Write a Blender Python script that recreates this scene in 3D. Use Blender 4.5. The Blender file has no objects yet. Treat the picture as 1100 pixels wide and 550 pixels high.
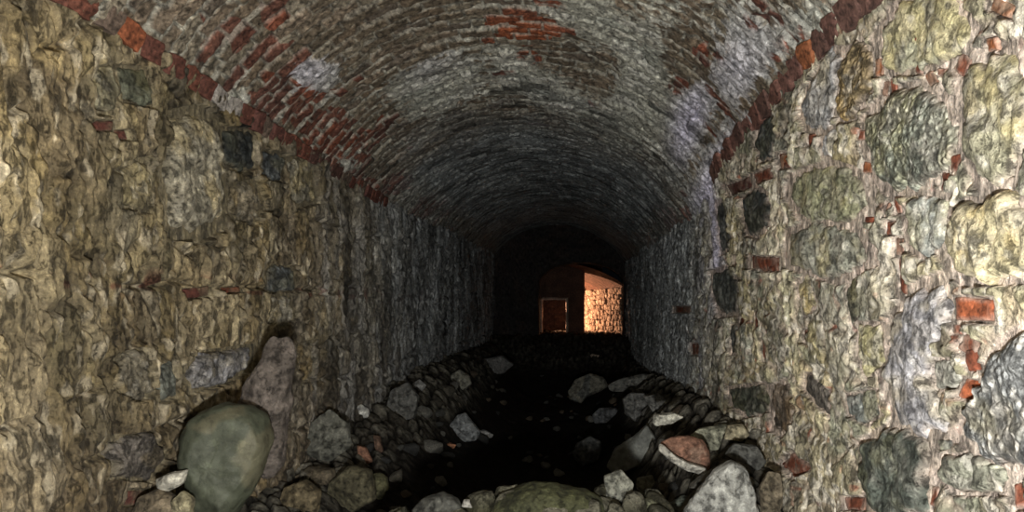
import bpy, math, random
import numpy as np
from mathutils import Vector

sc = bpy.context.scene
C = sc.collection

# ------------------------------------------------------------------ camera
F, VX, VY = 720.0, 622.0, 330.0          # focal length in px, vanishing point of the tunnel
EYE = 1.5
cd = bpy.data.cameras.new('camera')
cam = bpy.data.objects.new('camera', cd)
C.objects.link(cam)
cam.location = (0, 0, EYE)
cam.rotation_euler = (math.pi/2, 0, 0)
cd.sensor_fit = 'HORIZONTAL'
cd.sensor_width = 36
cd.lens = 36*F/1100
cd.shift_x = -(VX-550)/1100
cd.shift_y = (VY-275)/1100
cd.clip_start = 0.02
sc.camera = cam

# ------------------------------------------------------------------ world, lights, exposure
w = bpy.data.worlds.new('world')
sc.world = w
w.use_nodes = True
w.node_tree.nodes['Background'].inputs[0].default_value = (0.02, 0.025, 0.03, 1)
w.node_tree.nodes['Background'].inputs[1].default_value = 0.05
sc.view_settings.view_transform = 'Standard'
sc.view_settings.look = 'None'
sc.view_settings.gamma = 1.0
sc.view_settings.exposure = 0.0
sc.view_settings.use_curve_mapping = False

def lamp(name, kind, loc, power, col, radius, aim=None, cone=None, blend=0.3):
    l = bpy.data.lights.new(name, kind)
    l.energy = power
    l.color = col
    l.shadow_soft_size = radius
    o = bpy.data.objects.new(name, l)
    C.objects.link(o)
    o.location = loc
    if aim is not None:
        o.rotation_euler = (Vector(aim)-Vector(loc)).to_track_quat('-Z', 'Y').to_euler()
    if cone:
        l.spot_size = math.radians(cone)
        l.spot_blend = blend
    return o

lamp('torch_light', 'POINT', (0.0, 0.05, EYE-0.36), 375, (1.0, 0.985, 0.945), 0.05)
lamp('chamber_light', 'SPOT', (-1.15, 16.2, 1.35), 400, (1.0, 0.52, 0.30), 0.06,
     aim=(0.62, 15.74, 1.35), cone=79, blend=0.06)

# ------------------------------------------------------------------ numpy noise
def h2(ix, iy, seed):
    n = (ix.astype(np.int64)*374761393 + iy.astype(np.int64)*668265263 + seed*974634777) & 0xFFFFFFFF
    n = ((n ^ (n >> 13))*1274126177) & 0xFFFFFFFF
    n = ((n ^ (n >> 16))*2246822519) & 0xFFFFFFFF
    return ((n ^ (n >> 15)) & 0xFFFFFF)/float(0xFFFFFF)

def vn(x, y, seed=0):
    ix, iy = np.floor(x), np.floor(y)
    fx, fy = x-ix, y-iy
    fx = fx*fx*(3-2*fx); fy = fy*fy*(3-2*fy)
    a, b = h2(ix, iy, seed), h2(ix+1, iy, seed)
    c, d = h2(ix, iy+1, seed), h2(ix+1, iy+1, seed)
    return (a+(b-a)*fx)*(1-fy)+(c+(d-c)*fx)*fy

def fbm(x, y, o=4, seed=0):
    s, a, t = 0, .5, 0
    for k in range(o):
        s = s+a*vn(x*2**k+7.3*k, y*2**k-3.1*k, seed+k*13)
        t += a; a *= .5
    return s/t

def h3(ix, iy, iz, seed):
    return h2(ix+iz.astype(np.int64)*7919, iy-iz.astype(np.int64)*104729, seed)

def vn3(p, seed=0):
    i = np.floor(p); f = p-i; f = f*f*(3-2*f)
    x, y, z = i[..., 0], i[..., 1], i[..., 2]
    fx, fy, fz = f[..., 0], f[..., 1], f[..., 2]
    r = 0
    for dx in (0, 1):
        for dy in (0, 1):
            for dz in (0, 1):
                wgt = (fx if dx else 1-fx)*(fy if dy else 1-fy)*(fz if dz else 1-fz)
                r = r+wgt*h3(x+dx, y+dy, z+dz, seed)
    return r

def fbm3(p, o=4, seed=0):
    s, a, t = 0, .5, 0
    for k in range(o):
        s = s+a*vn3(p*2**k+5.7*k, seed+k*17)
        t += a; a *= .5
    return s/t

def worley(x, y, seed=0, jit=.85):
    ix, iy = np.floor(x), np.floor(y)
    f1 = np.full(x.shape, 9.); f2 = np.full(x.shape, 9.); idd = np.zeros(x.shape)
    for dx in (-1, 0, 1):
        for dy in (-1, 0, 1):
            cx, cy = ix+dx, iy+dy
            px = cx+.5+jit*(h2(cx, cy, seed)-.5)
            py = cy+.5+jit*(h2(cx, cy, seed+5)-.5)
            d = np.hypot(px-x, py-y)
            k = h2(cx, cy, seed+9)
            m = d < f1
            f2 = np.where(m, f1, np.minimum(f2, d))
            idd = np.where(m, k, idd)
            f1 = np.where(m, d, f1)
    return f1, f2, idd

def sstep(a, b, x):
    t = np.clip((x-a)/(b-a), 0, 1)
    return t*t*(3-2*t)

def frac(x, k):
    return (x*k) % 1.0

def mix(a, b, t):
    return a+(b-a)*t[..., None]

def pal(idd, cols):
    cols = np.array(cols, float)
    i = np.minimum((idd*len(cols)).astype(int), len(cols)-1)
    return cols[i]

# ------------------------------------------------------------------ materials
def rock_material(name, rough=.8, bump=.5, fine=38., dist=.012, pebble=0., spec=.35, contrast=.35, stretch=(1, 1, 1)):
    m = bpy.data.materials.new(name)
    m.use_nodes = True
    nt = m.node_tree; N = nt.nodes; L = nt.links
    b = N['Principled BSDF']
    at = N.new('ShaderNodeAttribute'); at.attribute_name = 'albedo'
    tc = N.new('ShaderNodeTexCoord')
    n1 = N.new('ShaderNodeTexNoise'); n1.inputs['Scale'].default_value = fine
    n1.inputs['Detail'].default_value = 8; n1.inputs['Roughness'].default_value = .68
    n2 = N.new('ShaderNodeTexNoise'); n2.inputs['Scale'].default_value = fine*.28
    n2.inputs['Detail'].default_value = 6
    L.new(tc.outputs['Object'], n1.inputs['Vector']); L.new(tc.outputs['Object'], n2.inputs['Vector'])
    r1 = N.new('ShaderNodeMapRange')
    r1.inputs['From Min'].default_value = .3; r1.inputs['From Max'].default_value = .7
    r1.inputs['To Min'].default_value = 1-contrast; r1.inputs['To Max'].default_value = 1+contrast
    L.new(n1.outputs['Fac'], r1.inputs['Value'])
    n3 = N.new('ShaderNodeTexNoise'); n3.inputs['Scale'].default_value = fine*.55
    n3.inputs['Detail'].default_value = 10; n3.inputs['Roughness'].default_value = .75; n3.inputs['Distortion'].default_value = .12
    mpn = N.new('ShaderNodeMapping'); mpn.inputs['Scale'].default_value = stretch
    L.new(tc.outputs['Object'], mpn.inputs['Vector']); L.new(mpn.outputs['Vector'], n3.inputs['Vector'])
    pit = N.new('ShaderNodeMapRange')
    pit.inputs['From Min'].default_value = .38; pit.inputs['From Max'].default_value = .47
    pit.inputs['To Min'].default_value = 1-1.5*contrast; pit.inputs['To Max'].default_value = 1.0
    L.new(n3.outputs['Fac'], pit.inputs['Value'])
    hi = N.new('ShaderNodeMapRange')
    hi.inputs['From Min'].default_value = .54; hi.inputs['From Max'].default_value = .62
    hi.inputs['To Min'].default_value = 1.0; hi.inputs['To Max'].default_value = 1+1.9*contrast
    L.new(n3.outputs['Fac'], hi.inputs['Value'])
    ph = N.new('ShaderNodeMath'); ph.operation = 'MULTIPLY'
    L.new(pit.outputs['Result'], ph.inputs[0]); L.new(hi.outputs['Result'], ph.inputs[1])
    p2 = N.new('ShaderNodeMath'); p2.operation = 'MULTIPLY'
    L.new(ph.outputs[0], p2.inputs[0]); L.new(r1.outputs['Result'], p2.inputs[1])
    mul = N.new('ShaderNodeVectorMath'); mul.operation = 'SCALE'
    L.new(at.outputs['Color'], mul.inputs[0]); L.new(p2.outputs[0], mul.inputs['Scale'])
    col = mul.outputs['Vector']
    h = N.new('ShaderNodeMath'); h.operation = 'MULTIPLY_ADD'; h.inputs[1].default_value = 1.6
    L.new(n2.outputs['Fac'], h.inputs[0]); L.new(n1.outputs['Fac'], h.inputs[2])
    hp = N.new('ShaderNodeMath'); hp.operation = 'MULTIPLY_ADD'; hp.inputs[1].default_value = .9
    L.new(pit.outputs['Result'], hp.inputs[0]); L.new(h.outputs[0], hp.inputs[2])
    hh = hp.outputs[0]
    if pebble:
        v = N.new('ShaderNodeTexVoronoi'); v.inputs['Scale'].default_value = pebble
        L.new(tc.outputs['Object'], v.inputs['Vector'])
        mr = N.new('ShaderNodeMapRange'); mr.inputs['From Min'].default_value = .25; mr.inputs['From Max'].default_value = .6
        mr.inputs['To Min'].default_value = 1.25; mr.inputs['To Max'].default_value = .6
        L.new(v.outputs['Distance'], mr.inputs['Value'])
        m2 = N.new('ShaderNodeVectorMath'); m2.operation = 'SCALE'
        L.new(col, m2.inputs[0]); L.new(mr.outputs['Result'], m2.inputs['Scale'])
        col = m2.outputs['Vector']
        h3n = N.new('ShaderNodeMath'); h3n.operation = 'ADD'
        L.new(hh, h3n.inputs[0]); L.new(mr.outputs['Result'], h3n.inputs[1]); hh = h3n.outputs[0]
    L.new(col, b.inputs['Base Color'])
    bp = N.new('ShaderNodeBump'); bp.inputs['Strength'].default_value = bump; bp.inputs['Distance'].default_value = dist
    L.new(hh, bp.inputs['Height']); L.new(bp.outputs['Normal'], b.inputs['Normal'])
    b.inputs['Roughness'].default_value = rough
    b.inputs['Specular IOR Level'].default_value = spec
    return m

M_wall = rock_material('rubble_masonry', .66, .9, 46, .022, contrast=.45, stretch=(1, 1.3, .55), spec=.45)
M_wall_left = rock_material('dripstone_masonry', .6, .9, 44, .022, contrast=.42, stretch=(1, 1.4, .38), spec=.5)
M_vault = rock_material('damp_brick', .6, .8, 50, .014, contrast=.42)
M_stone = rock_material('embedded_stone', .66, .9, 42, .020, contrast=.42)
M_pebble = rock_material('pebbly_conglomerate', .7, .8, 46, .016, pebble=48., contrast=.4)
M_brick = rock_material('old_red_brick', .8, .6, 60, .008, contrast=.35)
M_rock = rock_material('loose_rock', .75, .8, 34, .02, contrast=.38)
M_smooth = rock_material('smooth_boulder', .6, .35, 25, .01, contrast=.22)
M_soil = rock_material('black_damp_soil', .9, .9, 30, .03, spec=.15, contrast=.4)

# ------------------------------------------------------------------ mesh helpers
def set_albedo(me, cols):
    a = me.color_attributes.new('albedo', 'FLOAT_COLOR', 'POINT')
    buf = np.ones((len(me.vertices), 4), np.float32)
    buf[:, :3] = np.clip(cols, 0.002, 1)
    a.data.foreach_set('color', buf.ravel())

def make_mesh(name, V, quads, cols, mat, smooth=True):
    V = np.asarray(V, np.float32).reshape(-1, 3)
    quads = np.asarray(quads, np.int32)
    k = quads.shape[1]
    me = bpy.data.meshes.new(name)
    me.vertices.add(len(V)); me.vertices.foreach_set('co', V.ravel())
    me.loops.add(quads.size); me.loops.foreach_set('vertex_index', quads.ravel())
    me.polygons.add(len(quads))
    me.polygons.foreach_set('loop_start', np.arange(0, quads.size, k, dtype=np.int32))
    me.update(calc_edges=True)
    me.validate()
    set_albedo(me, np.broadcast_to(np.asarray(cols, float).reshape(-1, 3) if np.ndim(cols) > 1 else cols, (len(V), 3)))
    if smooth:
        me.polygons.foreach_set('use_smooth', np.ones(len(me.polygons), bool))
    me.materials.append(mat)
    return me

def grid_quads(nu, nv, wrap=False):
    i = np.arange(nu-1)[:, None]; j = np.arange(nv if wrap else nv-1)[None, :]
    j2 = (j+1) % nv
    a = i*nv+j; b = (i+1)*nv+j; c = (i+1)*nv+j2; d = i*nv+j2
    return np.stack([a+0*j, b+0*j, c, d], -1).reshape(-1, 4)

def link(name, me, parent=None, loc=None):
    o = bpy.data.objects.new(name, me)
    C.objects.link(o)
    if parent is not None: o.parent = parent
    if loc is not None: o.location = loc
    return o

def struct(o, label):
    o['kind'] = 'structure'; o['label'] = label; o['category'] = o['category'] if 'category' in o else label_cat(o.name)
    return o

def label_cat(n):
    return {'wall': 'wall', 'ceil': 'vault', 'floo': 'ground'}.get(n[:4], 'trim')

def grid_obj(name, P, cols, mat, flip=False):
    nu, nv = P.shape[:2]
    q = grid_quads(nu, nv)
    if flip: q = q[:, ::-1]
    return link(name, make_mesh(name, P, q, cols.reshape(-1, 3), mat))

# ------------------------------------------------------------------ layout of the tunnel
XL, XR = -1.80, 1.0
DEND = 14.0
def hL(d):   # springing height of the vault above the floor datum, left
    return EYE+np.interp(d, [0, 2.47, 3.58, 5.84, 12.7], [1.06, 1.064, .985, .935, 1.06])
def hR(d):
    return EYE+np.interp(d, [0, 2.2, 3.03, 4.55, 4.95, 5.6, 10.6, 14], [1.0, 1.0, 1.04, .95, .80, .77, .86, .9])
RISE = .74
def vault_pt(t, d):          # t 0..1 from the left springing to the right one, undisplaced
    zl, zr = hL(d), hR(d)
    a0 = 2*math.atan(RISE/((XR-XL)/2))
    R = (XR-XL)/2/math.sin(a0)
    a = -a0+2*a0*t
    x = (XL+XR)/2+R*np.sin(a)
    z = zl+(zr-zl)*t + R*(np.cos(a)-math.cos(a0))
    return x, z, np.sin(a), np.cos(a), R*2*a0*t

def bulge(d, z, side):
    return .10*(fbm(d*.9+3*side, z*1.1, 2, 50+side)-.5)

def floor_h(x, d):
    x = np.asarray(x, float); d = np.asarray(d, float)
    bl = np.interp(d, [0, 2, 3.4, 4.4, 5.4, 7.1, 14], [.25, .3, .42, .46, .6, .78, .75])
    br = np.interp(d, [0, 2, 3.1, 3.9, 6.1, 10.6, 14], [.3, .35, .5, .80, .72, .5, .6])
    wl = sstep(-.75, -1.75, x)
    wr = sstep(.05, .95, x)
    base = np.maximum(bl*wl, br*wr)
    end = .86*sstep(11.2, 13.6, d)
    base = np.maximum(base, end)
    mound = (.60+.05*np.cos((x-.0)*3))*np.exp(-((d-2.9)/.62)**2)*sstep(-1.35, -.75, x)*sstep(.95, .3, x)
    nz = .10*(fbm(x*2.2, d*2.2, 3, 7)-.5)+.05*(fbm(x*8, d*8, 3, 8)-.5)
    return np.maximum(base, mound)+nz

def P(px, py, d):
    return np.array([(px-VX)/F*d, d, EYE+(VY-py)/F*d])

def ray_floor(px, py):
    for d in np.arange(1.6, 13.8, .02):
        p = P(px, py, d)
        if p[2] <= floor_h(p[0], d): return d
    return 13.8

# pixel -> coordinates (distance, height) on a side wall
def on_wall(px, py, side):
    d = (XL if side < 0 else XR)*F/(px-VX)
    return d, EYE+(VY-py)/F*d

def geo(a, b, n):
    return a*(b/a)**np.linspace(0, 1, n)

def in_poly(X, Y, poly):
    r = np.zeros(X.shape, bool)
    n = len(poly)
    for i in range(n):
        x1, y1 = poly[i]; x2, y2 = poly[(i+1) % n]
        if y1 == y2: continue
        c = ((y1 > Y) != (y2 > Y)) & (X < (x2-x1)*(Y-y1)/(y2-y1)+x1)
        r ^= c
    return r

# ------------------------------------------------------------------ what is set into the side walls (traced, then laid on the wall)
def zp(pts, ox, oy):                       # points taken off a 2x enlargement
    return [(ox+x/2, oy+y/2) for x, y in pts]
def rect(cx, cy, w_, h_, rot, ox, oy):
    a = math.radians(rot); r = []
    for sx, sy in ((-1, -1), (1, -1), (1, 1), (-1, 1)):
        x, y = sx*w_/2, sy*h_/2
        r.append((ox+(cx+x*math.cos(a)-y*math.sin(a))/2, oy+(cy+x*math.sin(a)+y*math.cos(a))/2))
    return r

G_GREY = (.23, .24, .19); G_PALE = (.40, .39, .30); OCHRE = (.36, .26, .12); LAV = (.36, .35, .36)
SLATE = (.055, .065, .062); YEL = (.50, .42, .24); BRICK = (.28, .085, .045); ORANGE = (.40, .14, .055); DBRICK = (.17, .06, .045)
S = []   # side, kind, polygon, colour, thickness, material, label
def st(side, pts, ox, oy, col, th=.035, mat=None, label=None):
    S.append((side, 'stone', zp(pts, ox, oy), col, th, mat or M_stone, label))
def bk(side, cx, cy, w_, h_, rot, ox, oy, col=BRICK, th=.02):
    S.append((side, 'brick', rect(cx, cy, w_, h_, rot, ox, oy), col, th, M_brick, None))

a, b_ = 825, 0
st(1, [(225,260),(270,205),(350,190),(400,230),(415,300),(400,360),(330,395),(270,410),(235,380),(218,310)], a, b_, (.25,.27,.21), .05, M_pebble, 'large round grey-green stone')
st(1, [(180,120),(215,95),(240,130),(235,190),(195,250),(170,250),(170,180)], a, b_, (.30,.22,.10), .04, M_pebble, 'ochre pitted stone')
st(1, [(100,190),(150,110),(175,120),(165,220),(150,270),(110,285),(88,240)], a, b_, (.42,.42,.42), .035, None, 'pale grey stone')
st(1, [(250,80),(300,0),(400,-30),(450,60),(440,120),(330,150),(260,150)], a, b_, (.40,.39,.26), .035, None, 'pale yellowish stone')
st(1, [(430,190),(470,130),(560,110),(600,200),(560,390),(480,390),(440,320)], a, b_, (.33,.31,.20), .04)
st(1, [(400,480),(440,440),(550,420),(640,480),(600,590),(430,600),(380,540)], a, b_, (.50,.43,.24), .055, None, 'large yellow stone')
st(1, [(290,450),(350,415),(400,430),(385,520),(340,550),(300,530)], a, b_, (.34,.36,.33), .035)
st(1, [(70,380),(150,350),(200,380),(220,440),(180,480),(90,470),(60,420)], a, b_, (.33,.33,.19), .035)
st(1, [(130,300),(165,270),(175,290),(150,340),(132,335)], a, b_, (.60,.60,.62), .02, None, 'white limewash patch')
st(1, [(60,500),(110,480),(200,500),(220,560),(150,600),(60,570)], a, b_, (.36,.36,.28), .03)
a, b_ = 590, 0
st(1, [(455,265),(485,245),(500,290),(490,335),(470,345),(455,310)], a, b_, SLATE, .03, None, 'dark slate stone')
st(1, [(425,430),(455,405),(485,420),(490,470),(465,505),(435,500),(422,465)], a, b_, SLATE, .03, None, 'dark slate stone')
st(1, [(362,440),(380,435),(388,530),(366,540)], a, b_, (.08,.085,.08), .02)
bk(1, 415, 400, 60, 26, -22, a, b_, DBRICK); bk(1, 470, 378, 46, 26, -22, a, b_, BRICK)
bk(1, 520, 345, 22, 30, -10, a, b_, ORANGE)
a, b_ = 825, 275
st(1, [(245,170),(300,90),(385,60),(395,130),(350,200),(350,280),(390,370),(330,385),(270,355),(240,250)], a, b_, (.37,.36,.38), .045, None, 'lavender grey upright slab')
st(1, [(200,400),(260,370),(335,390),(345,440),(335,550),(230,570),(195,500)], a, b_, (.085,.10,.08), .055, None, 'dark green-grey block')
st(1, [(460,250),(510,200),(580,150),(640,300),(600,450),(480,455),(440,430),(408,370),(440,310)], a, b_, (.20,.205,.20), .07, M_pebble, 'dark grey pebbly stone')
st(1, [(160,300),(215,290),(230,340),(200,360),(160,340)], a, b_, (.22,.24,.22), .03)
st(1, [(170,70),(188,40),(195,120),(175,155)], a, b_, (.13,.13,.09), .02)
st(1, [(80,250),(118,290),(120,345),(95,320),(72,290)], a, b_, (.10,.085,.07), .02)
st(1, [(360,430),(440,430),(500,460),(490,510),(400,510),(355,470)], a, b_, (.27,.27,.20), .04)
st(1, [(350,225),(395,225),(410,265),(390,290),(352,285)], a, b_, (.40,.39,.32), .03)
st(1, [(0,290),(40,285),(45,340),(20,380),(0,370)], a, b_, (.13,.10,.07), .025)
st(1, [(190,150),(235,150),(240,230),(205,260),(185,220)], a, b_, (.42,.38,.18), .03)
st(1, [(355,395),(385,395),(385,415),(360,420)], a, b_, (.2,.22,.2), .02)
st(1, [(70,60),(95,40),(105,100),(85,130)], a, b_, (.42,.36,.2), .02)
a, b_ = 590, 275
st(1, [(350,40),(380,25),(410,70),(405,120),(370,125),(355,80)], a, b_, (.09,.10,.09), .04)
st(1, [(470,285),(510,270),(520,350),(490,390),(470,330)], a, b_, (.15,.11,.075), .03)
st(1, [(400,285),(460,275),(465,330),(430,345),(405,320)], a, b_, (.075,.085,.06), .04, None, 'dark mossy stone')
st(1, [(393,150),(405,150),(408,205),(397,210)], a, b_, (.09,.09,.08), .02)
for q in [(475,15,65,28,3),(402,10,18,22,0),(452,137,16,35,0),(463,195,9,55,0),(415,145,16,25,5),(290,115,35,14,0),(320,200,18,25,0),(520,450,45,36,35)]:
    bk(1, *q, a, b_)
a, b_ = 825, 0
for q in [(247,145,20,40,5),(330,143,20,35,0),(358,168,28,30,-20),(385,155,18,18,0),(432,140,34,48,35),(505,95,36,34,-10),
          (543,170,14,70,0),(275,185,15,35,0),(258,190,12,35,8),(323,75,10,32,0),(208,290,14,22,0),(215,360,18,25,10),
          (412,350,25,40,0),(385,390,20,40,6),(275,440,14,40,0),(255,450,9,32,0),(218,472,18,12,0),(262,490,22,30,0),
          (123,520,22,38,0),(277,530,20,40,0),(48,345,25,35,-10),(90,300,11,27,5),(108,300,14,28,0)]:
    bk(1, *q, a, b_, ORANGE if q[0] in (247, 505, 358, 215) else BRICK)
bk(1, 530, 18, 66, 32, 20, a, b_, (.36,.17,.09))
a, b_ = 825, 275
for q in [(283,40,20,84,4),(15,18,40,30,0),(447,115,105,50,2),(430,192,46,46,35),(436,222,30,50,-10),(427,288,40,45,20),(402,158,20,22,0),
          (170,532,50,30,0),(50,450,40,50,-45),(350,515,18,45,0),(525,515,35,60,-8),(82,172,12,30,0)]:
    bk(1, *q, a, b_, (.42,.12,.05) if q[0] in (447, 427) else BRICK)
# left wall
a, b_ = 90, 0
st(-1, [(295,280),(355,285),(357,355),(330,370),(298,350)], a, b_, (.05,.06,.06), .04, None, 'dark slate block')
st(-1, [(375,325),(420,335),(415,390),(380,380)], a, b_, (.11,.125,.13), .035, None, 'blue-grey slate block')
st(-1, [(190,260),(240,245),(280,270),(298,330),(290,470),(230,500),(180,480),(175,350)], a, b_, (.50,.45,.32), .07, None, 'tall pale buff block')
st(-1, [(80,145),(135,150),(150,230),(90,215)], a, b_, (.13,.14,.09), .035)
st(-1, [(75,360),(130,345),(150,400),(130,450),(80,440)], a, b_, (.42,.34,.16), .04)
st(-1, [(20,150),(65,140),(80,200),(60,240),(20,240)], a, b_, (.36,.32,.19), .04)
st(-1, [(310,400),(360,390),(380,440),(350,480),(310,460)], a, b_, (.30,.25,.16), .04)
st(-1, [(430,345),(480,340),(490,430),(440,440)], a, b_, (.34,.31,.22), .035)
bk(-1, 45, 270, 55, 22, 3, a, b_, DBRICK); bk(-1, 85, 290, 26, 22, 0, a, b_, DBRICK)
a, b_ = 90, 275
st(-1, [(385,22),(440,25),(442,75),(385,75)], a, b_, (.13,.145,.15), .04, None, 'blue-grey slate block')
st(-1, [(215,245),(245,210),(350,195),(350,240),(300,270),(225,290)], a, b_, (.34,.33,.34), .07, None, 'lavender grey block')
st(-1, [(390,90),(430,85),(440,130),(410,155),(385,140)], a, b_, (.30,.27,.20), .05)
st(-1, [(60,220),(120,200),(135,290),(80,310),(50,280)], a, b_, (.22,.19,.13), .05)
st(-1, [(145,240),(180,230),(185,300),(150,310)], a, b_, (.15,.16,.13), .04)
st(-1, [(30,400),(120,380),(160,430),(120,480),(40,470)], a, b_, (.14,.12,.10), .06)
st(-1, [(440,200),(470,180),(480,250),(450,270)], a, b_, (.30,.24,.14), .04)
bk(-1, 240, 78, 60, 22, -8, a, b_, DBRICK); bk(-1, 312, 73, 45, 13, -4, a, b_, BRICK)
bk(-1, 105, 520, 60, 34, 0, a, b_, DBRICK)

def wall_poly(side, pts):
    return [on_wall(x, y, side) for x, y in pts]

def resample(poly, n):
    p = np.array(poly, float); q = np.roll(p, -1, 0)
    L = np.hypot(*(q-p).T); cum = np.concatenate([[0], np.cumsum(L)])
    s = np.linspace(0, cum[-1], n, endpoint=False)
    i = np.clip(np.searchsorted(cum, s, 'right')-1, 0, len(p)-1)
    t = ((s-cum[i])/np.maximum(L[i], 1e-9))[:, None]
    return p[i]*(1-t)+q[i]*t

def embedded(side, kind, poly, col, th, mat, label, parent, seed):
    n = 110 if kind == 'stone' else 44
    W = resample(wall_poly(side, poly), n)
    if kind == 'stone':                                    # round the corners
        for _ in range(3): W = (np.roll(W, 1, 0)+2*W+np.roll(W, -1, 0))/4
    else:
        for _ in range(1): W = (np.roll(W, 1, 0)+4*W+np.roll(W, -1, 0))/6
    c = W.mean(0)
    if side > 0: pass
    rr = np.concatenate([[1.0, 1.0], np.linspace(.985, .0, 34 if kind == 'stone' else 9)])
    size = np.hypot(*(W-c).T).mean()
    rows = []
    for k, r in enumerate(rr):
        Q = c+(W-c)*max(r, .004)
        jag = (fbm(W[:, 0]*22, W[:, 1]*22, 4, seed)-.5)*(.08 if kind == 'stone' else .05)*min(1, size/.12)
        dirn = (W-c)/np.maximum(np.hypot(*(W-c).T)[:, None], 1e-6)
        Q = Q+dirn*(jag*r)[:, None]
        if k == 0: off = np.full(n, -.06)
        else:
            off = th*.62*(1-r**11)-.004
            if kind == 'stone':
                off = off+(fbm(Q[:, 0]*10, Q[:, 1]*8, 5, seed+3)-.5)*.085*min(1, size/.12)*(1-.6*r)+(np.abs(fbm(Q[:, 0]*16, Q[:, 1]*11, 4, seed+5)-.5))*.05*min(1, size/.12)
            else:
                off = off+(fbm(Q[:, 0]*25, Q[:, 1]*25, 3, seed+3)-.5)*.018
        off = off+bulge(Q[:, 0], Q[:, 1], side)
        x = (XL+off) if side < 0 else (XR-off)
        rows.append(np.stack([x, Q[:, 0], Q[:, 1]], -1))
    V = np.array(rows)
    q = grid_quads(len(rr), n, True)
    if side > 0: q = q[:, ::-1]
    D, Z = V[..., 1], V[..., 2]
    f = fbm(D*12, Z*12, 4, seed+8)
    cl = np.array(col)[None, None]*(.45+1.15*f)[..., None]
    if kind == 'stone':
        cl = mix(cl, cl*np.array((1.25, 1.1, .72)), sstep(.5, .7, fbm(D*9+4, Z*9, 4, seed+31))*.8)
    dirt = sstep(.50, .62, fbm(D*16+9, Z*16, 4, seed+21))
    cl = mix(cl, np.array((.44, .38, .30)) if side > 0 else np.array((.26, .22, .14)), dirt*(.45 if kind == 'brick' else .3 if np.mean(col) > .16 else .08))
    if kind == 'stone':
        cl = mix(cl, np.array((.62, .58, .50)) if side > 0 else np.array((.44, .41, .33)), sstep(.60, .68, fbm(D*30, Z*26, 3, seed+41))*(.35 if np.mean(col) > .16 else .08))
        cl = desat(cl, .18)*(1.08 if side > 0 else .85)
    else: cl = cl*.75
    rim = np.zeros(V.shape[:2]); rim[:7] = np.linspace(1, 0, 7)[:, None]
    cl = mix(cl, np.array((.55, .46, .39)) if side > 0 else np.array((.20, .17, .11)), rim*sstep(.4, .55, fbm(D*20, Z*20, 3, seed+51))*.8)
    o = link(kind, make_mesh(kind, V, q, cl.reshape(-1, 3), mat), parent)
    if label: o['label'] = label
    return o

# ------------------------------------------------------------------ left wall
POLY = {-1: [], 1: []}
for s_ in S: POLY[s_[0]].append((s_[1], wall_poly(s_[0], s_[2])))

def poly_mask(side, D, Z, grow=1.0):
    m = np.zeros(D.shape, bool)
    for kind, p in POLY[side]:
        p = np.array(p); c = p.mean(0); p = c+(p-c)*grow
        lo, hi = p.min(0), p.max(0)
        sel = (D >= lo[0]) & (D <= hi[0]) & (Z >= lo[1]) & (Z <= hi[1])
        if sel.any():
            t = np.zeros(D.shape, bool)
            t[sel] = in_poly(D[sel], Z[sel], p)
            m |= t
    return m

def desat(c, a):
    return c*(1-a)+c.mean(-1, keepdims=True)*a

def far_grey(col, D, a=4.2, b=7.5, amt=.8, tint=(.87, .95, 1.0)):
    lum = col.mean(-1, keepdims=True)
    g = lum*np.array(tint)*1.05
    return mix(col, g, sstep(a, b, D)*amt)

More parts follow.
